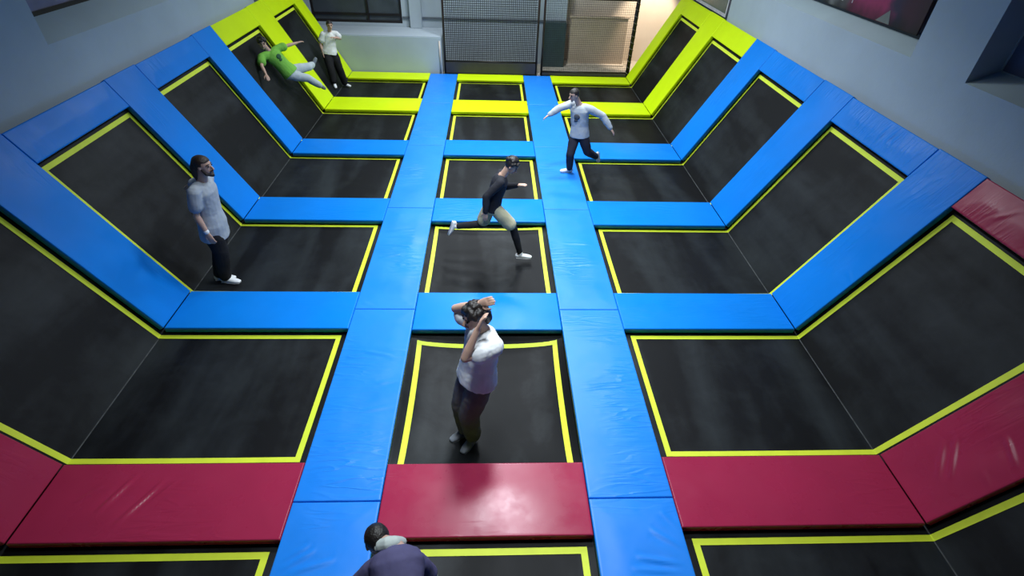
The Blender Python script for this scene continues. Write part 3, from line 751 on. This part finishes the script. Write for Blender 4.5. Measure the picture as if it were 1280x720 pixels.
        sh_ = obj('shoe', bm, shoemat, root, True); finish(sh_, 0.007, 2)
        bm = bmesh.new(); bb = an + dn*0.082*s
        tube(bm, [bb - td*0.06*s, bb, bb + td*0.12*s, bb + td*0.175*s], [(0.034*s, 0.010*s), (0.038*s, 0.010*s), (0.046*s, 0.010*s), (0.034*s, 0.010*s)], side=sd_, n=14)
        so_ = obj('sole', bm, SOLE if shoemat is WSHOE else GSHOE, sh_, True); so_.matrix_parent_inverse = Matrix.Identity(4); so_.location = (0, 0, 0)
        if socks:
            bm = bmesh.new(); tube(bm, [lerp(kn, an, 0.72), an + dn*0.01*s], [0.047*s+pantloose*0, 0.044*s], n=12); obj('sock', bm, socks, root, True)
    if watch:
        bm = bmesh.new(); el, wr = J['elR'], J['wrR']; tube(bm, [lerp(el, wr, 0.86), lerp(el, wr, 0.93)], [0.031*s, 0.031*s], n=14); obj('wristband', bm, WSHOE, root, True)
    return root

BLK = cloth('black_cloth', (0.012, 0.012, 0.015)); BLKT = cloth('charcoal_tee_cloth', (0.018, 0.019, 0.026))
# man in profile on the left trampoline
human('bearded man with long dark hair, loose grey T-shirt and black trousers, standing in profile', dict(
    hip=(-3.64, 5.85, 0.82), neck=(-3.57, 5.85, 1.40), head=(-3.48, 5.85, 1.595), shR=(-3.60, 5.66, 1.34), shL=(-3.60, 6.03, 1.34),
    elR=(-3.66, 5.62, 1.03), wrR=(-3.60, 5.60, 0.79), elL=(-3.93, 6.08, 1.17), wrL=(-3.72, 6.06, 0.98),
    hipR=(-3.64, 5.76, 0.80), hipL=(-3.64, 5.94, 0.80), knR=(-3.62, 5.76, 0.40), anR=(-3.70, 5.76, -0.022), knL=(-3.68, 5.87, 0.40), anL=(-3.80, 5.82, -0.022)),
    s=1.05, face=(1, -0.12, -0.06), right=(0, -1, 0), sleeve=0.62, topmat=cloth('light_grey_tee', (0.36, 0.40, 0.45)), hem=0.15, toploose=0.018,
    pantmat=BLK, pantloose=0.035, hairmat=HAIRB, hair='long', shoemat=WSHOE, toes={'R': (1, -0.1, 0), 'L': (1, 0.1, 0)}, beard=True, palms={'R': (0, 1, 0), 'L': (0, 1, 0)}, watch=True)
# jumper
human('jumper in white T-shirt and wide dark grey trousers, forearms raised over the face', dict(
    hip=(-0.13, 3.35, 0.66), neck=(-0.06, 3.35, 1.24), head=(-0.15, 3.31, 1.43), shR=(-0.14, 3.49, 1.20), shL=(0.03, 3.18, 1.20),
    elL=(-0.22, 3.02, 1.22), wrL=(-0.11, 3.10, 1.48), elR=(-0.32, 3.48, 1.38), wrR=(-0.10, 3.34, 1.56),
    knR=(-0.30, 3.40, 0.14), anR=(-0.27, 3.42, -0.30), knL=(-0.22, 3.26, 0.14), anL=(-0.19, 3.30, -0.27)),
    s=1.05, face=(-0.8, -0.5, -0.2), right=(-0.5, 0.85, 0), sleeve=0.55, topmat=cloth('white_tee', (0.70, 0.72, 0.74)), hem=-0.02, toploose=0.032,
    pantmat=cloth('dark_grey_trousers', (0.11, 0.10, 0.105)), pantloose=0.045, hairmat=HAIR, hair='shag', shoemat=GSHOE, toes={'R': (-0.75, -0.5, 0), 'L': (-0.5, -0.75, 0)}, palms={'R': (1, 0, 0.3), 'L': (1, 0, 0.2)}, folds=0.02)
# runner
human('runner in black top, beige shorts over black leggings and white shoes, striding to the right', dict(
    hip=(0.02, 6.43, 0.80), neck=(0.14, 6.43, 1.24), head=(0.27, 6.42, 1.38), shR=(0.12, 6.28, 1.20), shL=(0.13, 6.58, 1.20),
    elR=(-0.07, 6.22, 1.02), wrR=(-0.08, 6.20, 0.79), elL=(0.18, 6.62, 0.97), wrL=(0.36, 6.55, 1.03),
    hipR=(0.05, 6.36, 0.76), hipL=(-0.01, 6.50, 0.76), knR=(0.32, 6.38, 0.43), anR=(0.44, 6.38, -0.02), knL=(-0.14, 6.52, 0.41), anL=(-0.52, 6.52, 0.36)),
    s=0.93, face=(0.75, -0.15, -0.62), headup=(0.6, 0, 0.8), right=(0, -1, 0), sleeve=1.5, topmat=BLKT, hem=0.02, toploose=0.012, topname='long_sleeved_top',
    pantmat=BLK, pantloose=0.004, pantname='leggings', shorts=(0.022, 0.80), shortmat=cloth('beige_shorts_cloth', (0.44, 0.42, 0.28)), hairmat=HAIR, hair='curly', shoemat=WSHOE,
    toes={'R': (1, -0.05, 0), 'L': (-0.35, -0.1, -1)}, palms={'R': (0, 1, 0), 'L': (0, 0, -1)}, folds=0.012)
# hoodie
human('person in pale grey long-sleeved top, arms spread, running across the right blue walkway', dict(
    hip=(1.62, 9.10, 0.80), neck=(1.56, 9.08, 1.33), head=(1.43, 9.03, 1.50), shR=(1.42, 9.20, 1.29), shL=(1.73, 9.02, 1.27),
    elR=(1.20, 9.16, 1.22), wrR=(1.04, 9.12, 1.12), elL=(1.99, 9.02, 1.15), wrL=(2.15, 8.96, 0.95),
    hipR=(1.56, 9.16, 0.77), hipL=(1.68, 9.04, 0.77), knR=(1.47, 8.98, 0.43), anR=(1.50, 9.08, 0.105), knL=(1.80, 9.04, 0.46), anL=(2.02, 9.26, 0.27)),
    s=0.93, face=(-0.85, -0.45, -0.2), right=(-0.86, 0.5, 0), sleeve=1.5, topmat=cloth('pale_grey_fleece', (0.42, 0.46, 0.50)), hem=0.0, toploose=0.022, topname='long_sleeved_top',
    pantmat=cloth('dark_navy_trousers', (0.022, 0.022, 0.035)), pantloose=0.022, hairmat=HAIR, hair='short', shoemat=WSHOE,
    toes={'R': (-1, -0.1, 0), 'L': (0.2, 0.2, -1)}, palms={'R': (0, -0.3, -1), 'L': (0, 0, -1)}, print_mark=cloth('grey_print_cloth', (0.08, 0.085, 0.10)))
# white T-shirt, far left corner
human('person in white T-shirt and wide black trousers leaning back on the far left slope', dict(
    hip=(-4.18, 14.18, 0.84), neck=(-4.11, 14.25, 1.28), head=(-4.06, 14.18, 1.44), shR=(-4.25, 14.16, 1.24), shL=(-3.97, 14.28, 1.23),
    elR=(-4.36, 14.12, 1.02), wrR=(-4.31, 14.05, 0.82), elL=(-3.88, 14.30, 1.12), wrL=(-3.97, 14.10, 1.18),
    knR=(-4.17, 13.98, 0.48), anR=(-4.13, 13.92, 0.16), knL=(-4.02, 14.22, 0.42), anL=(-3.97, 14.36, -0.01)),
    s=0.90, face=(0.45, -0.85, -0.1), right=(-0.9, -0.35, 0), sleeve=0.6, topmat=cloth('bright_white_tee', (0.72, 0.73, 0.72)), hem=0.02, toploose=0.022,
    pantmat=BLK, pantloose=0.045, hairmat=HAIR, hair='short', shoemat=WSHOE, toes={'R': (0.45, -0.8, -0.5), 'L': (0.9, -0.5, 0)}, palms={'R': (1, 0, 0), 'L': (0, 0, -1)})
# green T-shirt on the slope
human('person in green T-shirt and pale grey trousers bouncing off the left slope with arms out', dict(
    hip=(-4.40, 11.72, 1.02), neck=(-4.70, 11.66, 1.44), head=(-4.76, 11.56, 1.62), shR=(-4.80, 11.45, 1.37), shL=(-4.58, 11.84, 1.45),
    elR=(-4.72, 11.16, 1.28), wrR=(-4.60, 10.98, 1.16), elL=(-4.43, 12.02, 1.47), wrL=(-4.25, 12.18, 1.50),
    hipR=(-4.42, 11.64, 0.98), hipL=(-4.36, 11.80, 1.04), knR=(-4.08, 11.86, 0.85), anR=(-3.92, 12.10, 0.62), knL=(-4.10, 12.10, 1.02), anL=(-4.10, 12.42, 0.98)),
    s=0.92, face=(0.45, -0.85, -0.25), right=(-0.55, -0.8, 0), sleeve=0.6, topmat=cloth('lime_green_tee', (0.17, 0.43, 0.06)), hem=0.0, toploose=0.026,
    pantmat=cloth('pale_grey_trousers', (0.42, 0.48, 0.50)), pantloose=0.030, hairmat=HAIR, hair='curly', shoemat=GSHOE, toes={'R': (0.6, 0.4, -0.6), 'L': (0.4, 0.2, 0.7)},
    palms={'R': (0, 0, -1), 'L': (0, 0, -1)}, print_mark=cloth('dark_print_cloth', (0.03, 0.10, 0.05)), socks=BLK)
# person at the bottom edge, seen from above
human('person seen from above at the bottom edge, black hair, purple-grey top, pale collar', dict(
    hip=(-0.49, 1.04, 1.10), neck=(-0.57, 1.45, 1.25), head=(-0.71, 1.535, 1.13), shR=(-0.44, 1.38, 1.18), shL=(-0.70, 1.36, 1.15),
    elR=(-0.38, 1.40, 0.92), wrR=(-0.50, 1.56, 0.82), elL=(-0.82, 1.32, 0.98), wrL=(-0.80, 1.45, 0.78),
    knR=(-0.40, 1.22, 0.58), anR=(-0.40, 0.92, 0.28), knL=(-0.60, 1.22, 0.58), anL=(-0.60, 0.90, 0.28)),
    s=0.90, face=(-0.45, 0.55, -0.7), headup=(-0.2, 0.6, 0.7), right=(1, -0.1, 0.1), sleeve=0.8, topmat=cloth('purple_grey_cloth', (0.085, 0.080, 0.17)), hem=0.04, toploose=0.012, topname='loose_top',
    pantmat=BLK, pantloose=0.02, hairmat=HAIR, hair='short', shoemat=GSHOE, toes={'R': (0, 1, 0), 'L': (0, 1, 0)}, palms={'R': (0, 0, -1), 'L': (0, 0, -1)},
    collar=cloth('pale_cloth', (0.45, 0.50, 0.48)))
